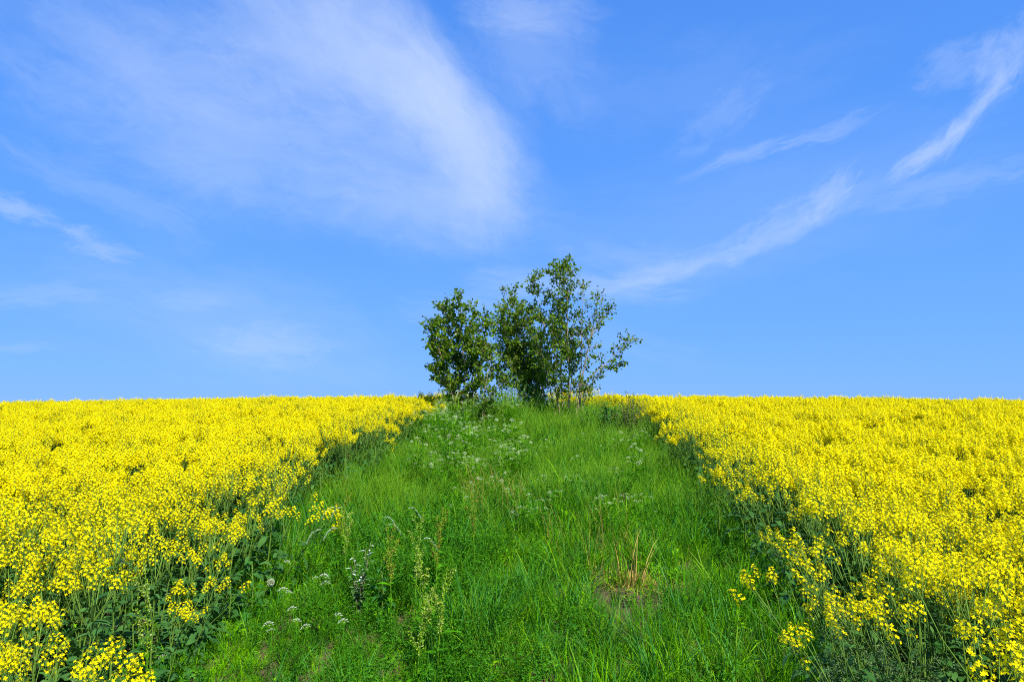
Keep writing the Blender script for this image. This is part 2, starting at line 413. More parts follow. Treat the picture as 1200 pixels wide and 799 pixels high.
def make_head(seed, nfl, ln):
    """A raceme: pods below, open flowers round the axis, buds on top."""
    rg = random.Random(seed); mb = MB()
    tube(mb, [(0, 0, -.02), (0, 0, ln * .5), (0, 0, ln)], [.0022, .002, .0015], 'rstem', 3)
    for i in range(rg.randint(2, 5)):
        z = rg.uniform(-.015, ln * .25); a = rg.uniform(0, 6.28); d = Vector((math.cos(a), math.sin(a), .9)).normalized()
        tube(mb, [Vector((0, 0, z)), Vector((0, 0, z)) + d * .018, Vector((0, 0, z)) + d * .045 + Vector((0, 0, .012))], [.0007, .0013, .0004], 'rstem', 3)
    for i in range(nfl):
        t = (i + rg.random()) / nfl; a = i * 2.4 + rg.uniform(-.3, .3)
        z = ln * (.15 + .80 * t); rad = (.036 - .022 * t) * rg.uniform(.8, 1.15)
        d = Vector((math.cos(a), math.sin(a), .35 + .8 * t)).normalized()
        p0 = Vector((0, 0, z - .012)); p1 = Vector((math.cos(a) * rad, math.sin(a) * rad, z + .012 * t))
        w = Vector((-math.sin(a), math.cos(a), 0)) * .0006
        mb.add([p0 + w, p0 - w, p1 - w, p1 + w], [(0, 1, 2, 3)], 'rstem')
        flower(mb, p1, d + rdir(rg) * .35, rg.uniform(.0092, .0116), rg)
    for i in range(9):
        a = i * 2.4; rad = .0065 * math.sqrt((i + .5) / 9); p = Vector((math.cos(a) * rad, math.sin(a) * rad, ln + .004 - rad * .5))
        simple_leaf(mb, p - Vector((0, 0, .004)), Vector((math.cos(a) * .5, math.sin(a) * .5, 1)), .0085, .0055, 'bud', a)
    return mb

HEADS = [make_head(50 + i, n, l) for i, (n, l) in enumerate([(16, .095), (12, .085), (19, .12), (9, .06), (14, .09)])]
HEAD_ME = [h.mesh('flower_head') for h in HEADS]
FULL = [make_head(70 + i, n, l) for i, (n, l) in enumerate([(26, .10), (24, .095), (30, .12), (20, .08), (26, .10)])]

def make_rape(seed, nb, edge=False):
    """Returns stem mesh builder, foliage mesh builder and a list of (head kind, matrix)."""
    rg = random.Random(seed); st = MB(); fo = MB(); heads = []
    hh = rg.uniform(.92, 1.08); bend = Vector((rg.uniform(-.07, .07), rg.uniform(-.07, .07), 0))
    def axis(t): return Vector((0, 0, hh * t)) + bend * t * t
    tube(st, [axis(t) for t in (0, .25, .5, .75, 1)], [.008, .007, .0055, .004, .0022], 'rstem', 5)
    def head(p, d, k=None, sc=None):
        s, n, t = frame(d, rg.uniform(0, 6)); m = Matrix((s, n, t)).transposed().to_4x4(); m.translation = p
        heads.append((rg.randrange(5) if k is None else k, m @ Matrix.Scale(sc or rg.uniform(.75, 1.08), 4)))
    head(axis(1), Vector((0, 0, 1)) + bend, 2, 1.0)
    for i in range(nb):
        t = rg.uniform(.45, .86) if i else .8; a = i * 2.4 + rg.uniform(-.5, .5); p = axis(t)
        ln = (1.0 - t) * hh * rg.uniform(.75, 1.0) + .03; out = rg.uniform(.32, .62)
        d0 = Vector((math.cos(a) * out, math.sin(a) * out, 1)).normalized(); d1 = (d0 + Vector((0, 0, .5))).normalized()
        q = p + d0 * ln * .55; e = q + d1 * ln * .45
        tube(st, [p, q, e], [.0036, .0028, .0018], 'rstem', 4); head(e, d1)
        if rg.random() < .55:
            a2 = a + rg.uniform(.8, 1.6) * rg.choice((-1, 1)); d2 = Vector((math.cos(a2) * .5, math.sin(a2) * .5, 1)).normalized()
            e2 = q + d2 * ln * .38; tube(st, [q, e2], [.002, .0014], 'rstem', 3); head(e2, d2, 3 if rg.random() < .5 else 1, .85)
        strap_leaf(fo, p, Vector((math.cos(a), math.sin(a), .5)), rg.uniform(.06, .12), rg.uniform(.016, .028), 'rleaf', rg.uniform(-.4, .4), .9, 3, .2, [.7, 1, .7, 0], rg)
    nl = rg.randint(8, 11) + (4 if edge else 0)
    for i in range(nl):
        t = .06 + .62 * (i / nl) + rg.uniform(0, .05); a = i * 2.4 + rg.uniform(-.5, .5); big = 1 - .62 * (i / nl)
        d = Vector((math.cos(a), math.sin(a), rg.uniform(.2, .9)))
        p = axis(t); q = p + d.normalized() * .05 * big
        tube(fo, [p, q], [.003, .0022], 'rstem', 3)
        strap_leaf(fo, q, d, rg.uniform(.13, .22) * big + .035, rg.uniform(.055, .095) * big + .010, 'rleaf', rg.uniform(-.5, .5), rg.uniform(.9, 2.0), 6, .55, [.3, .7, .55, 1, .95, .6, 0], rg)
    return st, fo, heads

VARS = [make_rape(100 + i, nb, e) for i, (nb, e) in enumerate([(7, False), (8, False), (6, False), (7, True), (6, True), (5, True), (9, False), (4, True), (11, False), (13, False)])]
JOINED = []
for vi, (st, fo, hd) in enumerate(VARS):
    j = MB(); j.merge(st); j.merge(fo)
    for k, m in hd: j.merge(FULL[k] if vi >= 8 else HEADS[k], m @ Matrix.Scale(1.2, 4) if vi >= 8 else m)
    JOINED.append(j.mesh('rapeseed'))

def in_field(x, y): return (x > right_edge(y)) | (x < left_edge(y))

def crop_points():
    P = []
    n = int(75 * 42 * 31)
    x = npr.uniform(-36, 36, n); y = npr.uniform(-3, 30, n)
    keep = np.abs(x) < np.maximum(.82 * y + 4.5, 5)
    x = x[keep]; y = y[keep]
    re = right_edge(y) + .16 * wob(x * 0, y, 2.6, .4) + .05 * wob(x * 0, y, 9., 1.4); le = left_edge(y) + .18 * wob(x * 0, y, 2.3, 1.9) + .05 * wob(x * 0, y, 8., 3.)
    out = np.maximum(x - re, le - x)
    # keep the photographer's own standing place free
    ok = ((out > 0) | ((out > -.14) & (npr.uniform(0, 1, len(x)) < .30))) & ~((np.abs(x) < 1.9) & (y < 1.2)) & (np.hypot(x, y) > 1.6)
    dens = np.where((x > 0) & (y < 5.2), .88, np.where(y < 7, .64, np.where(y < 17, .50, .42))) * np.where(y > 22, .45, 1) * (1 - np.where(y > 6, 0, .2) * np.clip(wob(x, y, 2.1, 5.), 0, 1)) * np.where(out < .5, 1.15, 1)
    ok &= npr.uniform(0, 1, len(x)) < dens
    return x[ok], y[ok], out[ok]

cx, cy, cout = crop_points()
cz = H(cx, cy) - .02
n = len(cx)
side = np.where(cx > 0, 1.0, -1.0)
edge_f = np.clip(1 - cout / .45, 0, 1.4)
lean_out = -side * edge_f * npr.uniform(.02, .42, n)                  # edge plants lean towards the balk
scale = (np.where(cy > 6, npr.uniform(.86, .98, n), npr.uniform(.80, 1.0, n)) + np.where(cy > 6, .02, .055) * wob(cx, cy, 1.6, 3.3)) * (1 - .34 * edge_f * npr.uniform(0, 1, n))
scale = scale * np.where((cy < 4.6) & (cx < 0), npr.uniform(.80, 1.10, n), 1); rotz = npr.uniform(0, 6.283, n); ry = lean_out + npr.normal(0, .05, n); rx = npr.normal(0, .05, n)
var = np.where((cout < .5) & (npr.uniform(0, 1, n) < .75), npr.choice([3, 4, 5, 7], n), np.where(npr.uniform(0, 1, n) < sstep((cy - 3.6) / 3.4), npr.choice([8, 9, 8, 9, 6], n), npr.choice([0, 1, 2, 6], n)))

# tilt about world axes after spinning about the stem
def tilt_euler(rx_, ry_, rz_):
    return (Euler((rx_, ry_, 0)).to_matrix() @ Euler((0, 0, rz_)).to_matrix()).to_euler()
rots = np.array([tilt_euler(a, b, c) for a, b, c in zip(rx, ry, rotz)])

def project(x, y, z):
    m = cam.rotation_euler.to_matrix().transposed()
    d = np.stack([x, y, z - EYE], -1) @ np.array(m).T
    return 600 + F * d[:, 0] / -d[:, 2], 399.5 - F * d[:, 1] / -d[:, 2], -d[:, 2]
tx, ty, td = project(cx, cy, cz + scale * .95)
seen = (td > .5) & (tx > -25) & (tx < 1225) & (ty < 835)
dist = np.where(seen, np.hypot(cx, cy), 1e9)
near = np.zeros(n, bool)
for s_ in (-1, 1):
    idx = np.where(side == s_)[0]; idx = idx[np.argsort(dist[idx])][:148]; near[idx[dist[idx] < 1e8]] = True

rape_roots = {}
def rape_thing(v):
    st, fo, hd = VARS[v]
    root = empty('rapeseed_plant', (0, 0, 0)); root['category'] = 'rapeseed plant'
    part('stem', st, root); part('foliage', fo, root)
    for k, m in hd: part('flower_head', HEAD_ME[k], root, m)
    return root
LAB = {1: ('yellow flowering rapeseed plant in the near part of the field right of the grass', 'near rapeseed plants of the right field'),
       -1: ('yellow flowering rapeseed plant in the near part of the field left of the grass', 'near rapeseed plants of the left field')}
for i in np.where(near)[0]:
    v = int(var[i]); loc = (cx[i], cy[i], cz[i]); r3 = tuple(rots[i])
    if v not in rape_roots:
        o = rape_roots[v] = rape_thing(v); o.location = loc; o.rotation_euler = r3; o.scale = (scale[i],) * 3
    else:
        o = copy_thing(rape_roots[v], loc, r3, scale[i])
    o['label'], o['group'] = LAB[int(side[i])]
rest = ~near
for s_, nm in ((-1, 'left'), (1, 'right')):
    q = rest & (side == s_)
    scatter('rapeseed_crop', np.column_stack([cx[q], cy[q], cz[q], rots[q], scale[q], var[q]]), JOINED,
            'dense yellow rapeseed in flower covering the field %s of the grass up to the skyline' % nm, 'crop')

# ------------------------------------------------------------------ grass and low weeds
def tuft(seed, nb, lo, hi, w, mats, spread=.05, lean=.35, curl=.8):
    rg = random.Random(seed); mb = MB()
    for i in range(nb):
        a = rg.uniform(0, 6.28); r_ = spread * math.sqrt(rg.random())
        blade(mb, (r_ * math.cos(a), r_ * math.sin(a), -.01), a + rg.uniform(-1, 1), rg.uniform(lo, hi), w * rg.uniform(.6, 1.2), rg.uniform(.02, lean), rg.uniform(.1, curl), rg.choice(mats), 4)
    return mb

def seed_stalk(mb, p, h, ang, lean, mat, smat, r, droop=.3, dense=14, ln=.09, wid=.006):
    """Grass culm with a narrow spike of small spikelets."""
    d = Vector((math.cos(ang) * lean, math.sin(ang) * lean, 1)).normalized(); p = Vector(p); pts = [p]
    for i in range(4):
        d = (d + Vector((math.cos(ang), math.sin(ang), -.5)) * droop * (i / 4) ** 2).normalized(); pts.append(pts[-1] + d * h / 4)
    tube(mb, pts, [.0016, .0014, .0012, .0011, .0009], mat, 3)
    q = pts[-1]
    for i in range(dense):
        t = i / dense; d = (d + Vector((math.cos(ang), math.sin(ang), -.6)) * droop * .16).normalized(); q = q + d * ln / dense
        simple_leaf(mb, q, d + rdir(r) * .5, wid * 2.0 * (1 - .4 * t), wid * .8, smat, r.uniform(0, 6))

def fern_plant(seed, h, nst, mat, lsz=.02, dens=9):
    """Low feathery weed: thin stems set with many small narrow leaflets."""
    rg = random.Random(seed); mb = MB()
    for i in range(nst):
        a = rg.uniform(0, 6.28); lean = rg.uniform(.1, .9); hh = h * rg.uniform(.6, 1.1); p = Vector((rg.uniform(-.03, .03), rg.uniform(-.03, .03), 0))
        d = Vector((math.cos(a) * lean, math.sin(a) * lean, 1)).normalized(); e = p + d * hh
        tube(mb, [p, p + d * hh * .5, e], [.0018, .0014, .0008], mat, 3)
        for k in range(dens):
            t = .2 + .8 * k / dens; q = p + d * hh * t
            b = (rdir(rg) + Vector((0, 0, .35))).normalized(); ll = lsz * rg.uniform(1.2, 2.6) * (1.15 - .6 * t)
            for j in range(4):
                qq = q + b * ll * (j / 3)
                simple_leaf(mb, qq, (b + rdir(rg) * .8), lsz * rg.uniform(.6, 1.1), lsz * .3, mat, rg.uniform(0, 6))
    return mb

GK = []
for i in range(3): GK.append(tuft(200 + i, 17, .12, .32, .0072, ['grass_bright', 'grass_bright', 'grass_mid'], .06, .6, 1.3))
for i in range(3): GK.append(tuft(210 + i, 15, .15, .42, .0062, ['grass_mid', 'grass_mid', 'grass_bright', 'grass_blue'], .06, .4, 1.0))
for i in range(2): GK.append(tuft(220 + i, 14, .22, .50, .0078, ['grass_blue', 'grass_blue', 'grass_mid'], .05, .38, .9))
rg_ = random.Random(5)
for i in range(3):                                         # 8..10 pale seeding grass
    t_ = tuft(230 + i, 14, .18, .38, .004, ['grass_mid', 'grass_pale', 'grass_bright'], .06, .35, .7)
    for k in range(7): seed_stalk(t_, (rg_.uniform(-.06, .06), rg_.uniform(-.06, .06), 0), rg_.uniform(.30, .46), rg_.uniform(0, 6.28), rg_.uniform(.05, .3), 'grass_pale', 'grass_pale', rg_, .25, 10, .06, .005)
    GK.append(t_)
for i in range(2): GK.append(tuft(240 + i, 12, .08, .24, .005, ['straw', 'grass_mid', 'straw'], .08, 1.1, 1.2))   # 11, 12 with dead blades
for i in range(2): GK.append(fern_plant(250 + i, .20, 9, 'fern', .018, 9))                                    # 13, 14
for i in range(2): GK.append(fern_plant(260 + i, .26, 8, 'fern_dark', .024, 8))                               # 15, 16
for i in range(2):                                          # 17, 18 small broad-leaved weeds
    mb = MB(); r_ = random.Random(270 + i)
    for k in range(16):
        a = r_.uniform(0, 6.28); p = Vector((r_.uniform(-.05, .05), r_.uniform(-.05, .05), r_.uniform(.01, .16)))
        strap_leaf(mb, p, Vector((math.cos(a), math.sin(a), r_.uniform(.1, .9))), r_.uniform(.04, .09), r_.uniform(.012, .028), r_.choice(['fern', 'bramble', 'grass_bright']), 0, 1.0, 3, .2, [.3, 1, .8, 0], r_)
    for k in range(4): tube(mb, [(0, 0, 0), (r_.uniform(-.05, .05), r_.uniform(-.05, .05), .16)], [.0016, .001], 'fern', 3)
    GK.append(mb)
for i in range(2): GK.append(tuft(280 + i, 9, .30, .52, .0105, ['grass_bright', 'grass_blue', 'grass_pale'], .05, .7, 1.6))   # 19, 20 long arching blades
for i in range(2): GK.append(fern_plant(290 + i, .42, 9, 'fern_dark', .040, 9))                               # 21, 22 taller dark weeds
for i in range(2):                                          # 23, 24 leaf rosettes under the crop
    mb = MB(); r_ = random.Random(295 + i)
    for k in range(13):
        a = k * 2.4; d = Vector((math.cos(a), math.sin(a), r_.uniform(.2, 1.1))); p = Vector((0, 0, r_.uniform(0, .18)))
        tube(mb, [p, p + d.normalized() * .07], [.003, .002], 'rstem', 3)
        strap_leaf(mb, p + d.normalized() * .07, d, r_.uniform(.09, .19), r_.uniform(.04, .075), 'rleaf', r_.uniform(-.4, .4), r_.uniform(.8, 1.8), 5, .5, [.3, .8, 1, .8, .4, 0], r_)
    GK.append(mb)
GK_ME = [g.mesh('grass_tuft') for g in GK]

def grass_points():
    n = 63000
    y = npr.uniform(-2.0, 21, n); x = npr.uniform(-3.4, 3.0, n)
    re, le = right_edge(y), left_edge(y)
    inn = np.minimum(re + .12 - x, x - le + .12)
    dens = np.where(inn > 0, 1, np.exp(inn * 3.2)) * np.where(y < 6.5, .80, np.where(y < 11, .62, .5))
    bare = np.exp(-(((x - .75) / .24) ** 2 + ((y - 5.45) / .75) ** 2)) * 1.0 + np.exp(-(((x - .35) / .22) ** 2 + ((y - 5.3) / .4) ** 2)) * .4
    dens = dens * (1 - bare) * (1 - .6 * np.clip(wob(x, y, 3.2, 8.), 0, 1)) * (1 - .55 * np.clip(wob(x, y, 9.2, 3.), 0, 1))
    k = npr.uniform(0, 1, n) < dens
    return x[k], y[k], inn[k]
gx, gy, ginn = grass_points()
gn = len(gx); gz = H(gx, gy)
a_ = wob(gx, gy, 1.5, .7); b_ = wob(gx, gy, 2.4, 4.1); u_ = npr.uniform(0, 1, gn)
W = np.zeros((gn, len(GK)))
W[:, 0:3] = (1.1 + 1.4 * np.clip(-a_, 0, 1))[:, None]; W[:, 3:6] = 1.0
W[:, 6:8] = (.35 + 1.6 * np.clip(a_, 0, 1))[:, None]
W[:, 8:11] = (.12 + 2.2 * sstep((gy - 6.0) / 3) * np.clip(b_ + .7, 0, 1.4))[:, None]
W[:, 11:13] = (.30 + .6 * np.clip(b_, 0, 1))[:, None]
low = np.clip(1.2 - gy / 5, 0, 1) + np.clip((-.9 - gx) / .5, 0, 1) * (gy < 6)
W[:, 13:15] = (.45 + 2.2 * low)[:, None]; W[:, 15:17] = (.5 + 1.3 * np.clip(-b_, 0, 1))[:, None]; W[:, 17:19] = .8; W[:, 19:21] = (.25 + .35 * np.clip(a_, 0, 1))[:, None]
W[:, 21:23] = (.06 + 4.0 * np.exp(-((gx + .95) / .6) ** 2 - ((gy - 4.7) / 1.3) ** 2) + 1.2 * np.clip(-b_ - .35, 0, 1) * (gy < 9))[:, None]; W[:, 23:25] = 0
W = np.cumsum(W / W.sum(1, keepdims=True), 1); gk = (u_[:, None] > W).sum(1).clip(0, len(GK) - 1)
tall = .62 + .22 * sstep((gy - 4.2) / 3) + .30 * sstep((gy - 10.5) / 4) + .30 * np.exp(-((gy - 14.2) / 1.1) ** 2) + .24 * a_ + .16 * b_
gs = tall * npr.uniform(.65, 1.3, gn)
gr = np.array([tilt_euler(p, q, r_) for p, q, r_ in zip(npr.normal(0, .1, gn), npr.normal(0, .1, gn), npr.uniform(0, 6.28, gn))])
sel = (gk < 13) | (gk == 19) | (gk == 20)
gk = np.where(gk == 19, 25, np.where(gk == 20, 26, gk)); gk = np.where(gk >= 25, gk - 12, np.where(sel, gk, gk))
scatter('grass', np.column_stack([gx, gy, gz, gr, gs, gk])[sel], GK_ME[:13] + GK_ME[19:21], 'thick green meadow grass covering the balk between the two fields', 'grass')
wk = np.where(gk >= 21, gk - 15, gk - 13)               # kinds 13..18 -> 0..5, 21..22 -> 6..7
ux = npr.uniform(-8, 8, 9000); uy = npr.uniform(1.2, 11, 9000)
uo = np.maximum(ux - right_edge(uy), left_edge(uy) - ux); uk = (uo > -.05) & (uo < 1.9) & (npr.uniform(0, 1, 9000) < .30 + .35 * np.clip(uo, 0, .8))
ux, uy = ux[uk], uy[uk]; un = len(ux)
under = np.column_stack([ux, uy, H(ux, uy), npr.normal(0, .1, un), npr.normal(0, .1, un), npr.uniform(0, 6.28, un), npr.uniform(.5, 1.15, un), npr.choice([8, 9, 8, 9, 2, 4, 5], un)])
scatter('leafy_undergrowth', under, GK_ME[13:19] + GK_ME[21:25], 'blue-green leaves and low weeds under the rapeseed along the field edges', 'undergrowth')
scatter('low_weeds', np.column_stack([gx, gy, gz, gr, gs, wk])[~sel], GK_ME[13:19] + GK_ME[21:23], 'low feathery green weeds growing through the grass of the balk', 'weeds')

# ------------------------------------------------------------------ trees
ZS = .00563
def make_tree(name, label, x0, y0, bx, stems, seed, leaf_n, leaf_mats, bark='bark', leaf=.052, br=(.35, .75), dens=1.0, low=26, r0=.0175):
    """stems: polylines in (lateral, height) units measured on the photograph, each with its own depth lean."""
    rg = random.Random(seed); z0 = h1(x0, y0) - .03
    root = empty(name, (x0, y0, z0)); tag(root, label, 'tree')
    sc = y0 / 15.0
    brm = MB(); cr = MB()
    def leaf_at(p, d, m):
        dd = (d * .5 + rdir(rg) * .8 + Vector((0, 0, -.45))).normalized()
        q = p + dd * .018; l = leaf * rg.uniform(.85, 1.5)
        simple_leaf(cr, q, dd, l, l * .82, m, rg.uniform(0, 6.28), rg.uniform(-.12, .3))
    def twig(p, d, ln, nl):
        d = d.normalized(); e = p + d * ln + Vector((0, 0, .04 * ln)); mid = p + d * ln * .5 + rdir(rg) * .03
        tube(brm, [p, mid, e], [.0035, .0026, .0014], bark, 3)
        mt = rg.choice(leaf_mats)
        for i in range(nl):
            t = .15 + .9 * (i + rg.random()) / nl; q = p.lerp(mid, t * 2) if t < .5 else mid.lerp(e, min((t - .5) * 2, 1.05))
            leaf_at(q + rdir(rg) * .02, d, mt if rg.random() < .75 else rg.choice(leaf_mats))
    for si, (poly, lean, start, nbr) in enumerate(stems):
        pts = [Vector(((zx - bx) * ZS * sc, lean * (762 - zz) * ZS * sc + .02 * math.sin(k * 2 + si), (762 - zz) * ZS * sc * .955)) for k, (zx, zz) in enumerate(poly)]
        pts[0].z = -.05
        # smooth the polyline
        fine = []
        for k in range(len(pts) - 1):
            a, b = pts[max(k - 1, 0)], pts[k]; c, d = pts[k + 1], pts[min(k + 2, len(pts) - 1)]
            for j in range(4):
                t = j / 4; fine.append(.5 * ((2 * b) + (c - a) * t + (2 * a - 5 * b + 4 * c - d) * t * t + (3 * b - a - 3 * c + d) * t ** 3) + Vector((rg.uniform(-.006, .006), rg.uniform(-.01, .01), 0)))
        fine.append(pts[-1]); m = len(fine)
        tm = MB(); rr = r0 * rg.uniform(.85, 1.1)
        tube(tm, fine, [rr * (1 - .82 * k / (m - 1)) for k in range(m)], bark, 7); part('trunk', tm, root)
        top = fine[-1]; length = sum((fine[k + 1] - fine[k]).length for k in range(m - 1))
        for b in range(nbr):
            t = start + (1 - start) * ((b + rg.random()) / nbr) ** .85; k = min(int(t * (m - 1)), m - 2); p = fine[k].lerp(fine[k + 1], t * (m - 1) - k)
            ax = (fine[k + 1] - fine[k]).normalized(); a = b * 2.4 + rg.uniform(-.6, .6)
            out = Vector((math.cos(a), math.sin(a), 0)); d = (out * rg.uniform(.5, 1.0) + ax * rg.uniform(.55, 1.0)).normalized()
            ln = length * (.085 + .17 * (1 - t)) * rg.uniform(*br) * 1.6
            e = p + d * ln; mid = p + d * ln * .5 + Vector((0, 0, .05 * ln))
            tube(brm, [p, mid, e], [rr * .42 * (1 - .6 * t), rr * .28 * (1 - .6 * t) + .001, .002], bark, 4)
            for q in range(max(3, int(ln / .048 * dens))):
                u = rg.uniform(.15, 1); pp = p.lerp(mid, u * 2) if u < .5 else mid.lerp(e, u * 2 - 1)
                twig(pp, d * .7 + rdir(rg) * .8 + Vector((0, 0, .25)), rg.uniform(.10, .24), int(leaf_n * rg.uniform(.8, 1.5)))
        for q in range(int(low * dens)):
            u = rg.uniform(.10, .5); k = int(u * (m - 1)); twig(fine[k], rdir(rg) + Vector((0, 0, .1)), rg.uniform(.10, .26), leaf_n)
        for q in range(3): twig(fine[-1 - q], Vector((rg.uniform(-.4, .4), rg.uniform(-.4, .4), 1)), rg.uniform(.12, .22), leaf_n)
    part('branches', brm, root); part('crown', cr, root)
    return root

def gx_of(zx, D): return (470 + zx / 3.33 - 631) / F * D

TL = ['tleaf', 'tleaf', 'tleaf_light']
make_tree('broadleaf_tree', 'dense dark green young tree standing at the left end of the clump', gx_of(235, 15), 15, 235,
          [([(238, 700), (215, 480), (185, 340), (165, 250)], .05, .22, 15), ([(245, 700), (252, 520), (240, 380), (235, 235)], -.12, .22, 16),
           ([(232, 700), (195, 560), (160, 460), (128, 400)], .0, .3, 12), ([(250, 700), (280, 500), (300, 390), (312, 265)], .15, .22, 15),
           ([(240, 700), (185, 520), (148, 400), (140, 330)], -.2, .35, 12), ([(250, 700), (290, 560), (312, 470), (322, 410)], -.1, .3, 12),
           ([(228, 700), (205, 600), (165, 540), (132, 500)], -.15, .3, 10)],
          31, 10, TL, 'bark', .056, (.32, .62), 1.3)
make_tree('broadleaf_tree', 'slim forked sapling with a pale stem in front of the gap between the tree crowns', gx_of(322, 13.6), 13.6, 322,
          [([(320, 720), (325, 620), (350, 570), (380, 535), (410, 500)], .05, .35, 9), ([(322, 720), (318, 640), (325, 560), (340, 480), (350, 430)], -.05, .35, 9)],
          32, 8, TL, 'bark', .05, (.35, .6), .9, r0=.013)
make_tree('broadleaf_tree', 'mid green bushy tree fanning out between the dark tree and the tallest one', gx_of(555, 16.2), 16.2, 555,
          [([(560, 700), (500, 590), (440, 490), (400, 400)], .05, .25, 14), ([(560, 700), (520, 560), (465, 430), (428, 225)], -.05, .25, 22), ([(560, 700), (505, 560), (450, 420), (455, 262)], .08, .3, 20), ([(555, 700), (490, 560), (425, 420), (402, 285)], -.12, .3, 18),
           ([(565, 700), (540, 540), (510, 400), (492, 290)], .1, .25, 20), ([(550, 700), (470, 600), (420, 520), (375, 450)], -.1, .3, 12),
           ([(555, 700), (480, 560), (415, 430), (368, 325)], .2, .3, 17), ([(560, 700), (540, 600), (545, 480), (550, 330)], -.18, .25, 13),
           ([(550, 700), (460, 610), (400, 570), (360, 520)], .15, .3, 10), ([(560, 700), (530, 620), (480, 560), (430, 510)], -.25, .3, 11)],
          33, 9, ['tleaf', 'tleaf_light', 'tleaf_light'], 'bark', .048, (.30, .58), 1.35)
make_tree('broadleaf_tree', 'tallest tree of the clump, pale upright stems and a thin pointed top', gx_of(632, 15), 15, 632,
          [([(632, 745), (625, 560), (625, 400), (615, 250), (622, 130), (628, 80)], .02, .25, 20), ([(622, 745), (600, 560), (575, 400), (545, 240), (518, 125)], .1, .3, 17),
           ([(640, 745), (655, 560), (650, 420), (648, 280), (650, 120)], -.1, .3, 17), ([(618, 745), (585, 600), (560, 480), (530, 380)], -.15, .3, 13),
           ([(640, 745), (660, 600), (670, 480), (665, 360)], .12, .3, 12), ([(625, 745), (610, 600), (600, 470), (585, 330)], -.2, .28, 14)],
          34, 9, ['tleaf_light', 'tleaf_light', 'tleaf'], 'bark', .048, (.27, .52), 1.25, low=8)
make_tree('broadleaf_tree', 'sparse see-through tree leaning out to the right with tan stems', gx_of(690, 14.6), 14.6, 690,
          [([(690, 750), (695, 600), (705, 440), (708, 300), (715, 150)], .0, .35, 13), ([(694, 750), (720, 560), (790, 480), (850, 420), (888, 378)], -.05, .38, 11),
           ([(692, 750), (705, 560), (735, 400), (770, 300), (822, 245)], .1, .38, 11), ([(694, 750), (715, 620), (770, 520), (855, 478)], .12, .4, 9),
           ([(690, 750), (690, 620), (720, 450), (745, 330), (765, 210)], -.12, .4, 10), ([(690, 750), (680, 640), (690, 560), (730, 570)], -.2, .4, 7)],
          35, 7, ['tleaf', 'tleaf_light'], 'bark', .047, (.22, .42), .85, low=5, r0=.016)

# ------------------------------------------------------------------ shrubs by the trees
def make_shrub(name, label, px, py_top, D, h, w, seed, leafm, nst, lsz, dens, bark='bark_dark'):
    x = (px - 631) / F * D; rg = random.Random(seed); root = empty(name, (x, D, h1(x, D) - .02)); tag(root, label, 'shrub')
    st = MB(); fo = MB()
    for i in range(nst):
        a = rg.uniform(0, 6.28); o = math.sqrt(rg.random()) * w; hh = h * rg.uniform(.6, 1.0) * (1 - .35 * o / w)
        e = Vector((math.cos(a) * o, math.sin(a) * o, hh)); p = Vector((math.cos(a) * o * .3, math.sin(a) * o * .3, 0)); mid = p.lerp(e, .5) + rdir(rg) * .04
        tube(st, [p, mid, e], [.005, .0035, .0015], bark, 4)
        for k in range(dens):
            t = .15 + .85 * rg.random(); q = (p.lerp(mid, t * 2) if t < .5 else mid.lerp(e, t * 2 - 1)) + rdir(rg) * rg.uniform(.01, .09) * (1.1 - t)
            simple_leaf(fo, q, rdir(rg) + Vector((0, 0, .3)), lsz * rg.uniform(.6, 1.2), lsz * .5, leafm, rg.uniform(0, 6.28))
    part('stem', st, root); part('foliage', fo, root); return root
make_shrub('shrub', 'thin airy olive green shrub at the edge of the right field beside the trees', 737, 462, 13.0, 1.30, .32, 41, 'shrub_leaf', 44, .036, 60)
make_shrub('shrub', 'small dark green shrub tucked between the left field and the dark tree', 518, 462, 15.0, 1.05, .34, 42, 'shrub_leaf', 40, .036, 60)
make_shrub('shrub', 'low broad-leaved dark shrub at the foot of the right-leaning tree', 706, 472, 13.6, .95, .46, 43, 'bramble', 40, .075, 30)
make_shrub('shrub', 'pale green leafy bush filling the space under the middle of the clump', 603, 456, 15.6, 1.35, .95, 44, 'grass_pale', 150, .045, 46)
make_shrub('shrub', 'dark leafy bush between the stems of the bushy tree and the tallest tree', 628, 480, 15.8, .62, .35, 45, 'bramble', 30, .055, 30)
make_shrub('shrub', 'leafy green undergrowth bush at the foot of the dark left tree', 552, 470, 14.9, 1.05, .55, 46, 'shrub_leaf', 60, .05, 44)

# ------------------------------------------------------------------ white umbels
def umbel(seed, rad, nu, mat):
    rg = random.Random(seed); mb = MB()
    for i in range(nu):
        a = i * 2.4; r_ = rad * math.sqrt((i + .4) / nu); c = Vector((math.cos(a) * r_, math.sin(a) * r_, .035 - r_ * r_ / rad * .6))
        tube(mb, [(0, 0, 0), c], [.0009, .0006], 'fern', 3)
        for k in range(7):
            q = c + Vector((rg.uniform(-1, 1), rg.uniform(-1, 1), rg.uniform(-.2, .3))) * rad * .19
            s = rad * .075; t = rg.uniform(0, 6.28); u = Vector((math.cos(t), math.sin(t), rg.uniform(-.3, .3))) * s; v = Vector((-math.sin(t), math.cos(t), rg.uniform(-.3, .3))) * s
            mb.add([q + u, q + v, q - u, q - v], [(0, 1, 2, 3)], mat)
    return mb
UMB = [umbel(300, .036, 11, 'white_green'), umbel(301, .028, 9, 'white'), umbel(302, .040, 12, 'white_green')]
UMB_ME = [u.mesh('umbel') for u in UMB]
YAR = [umbel(310, .030, 14, 'white'), umbel(311, .024, 10, 'white')]
YAR_ME = [u.mesh('flower_cluster') for u in YAR]

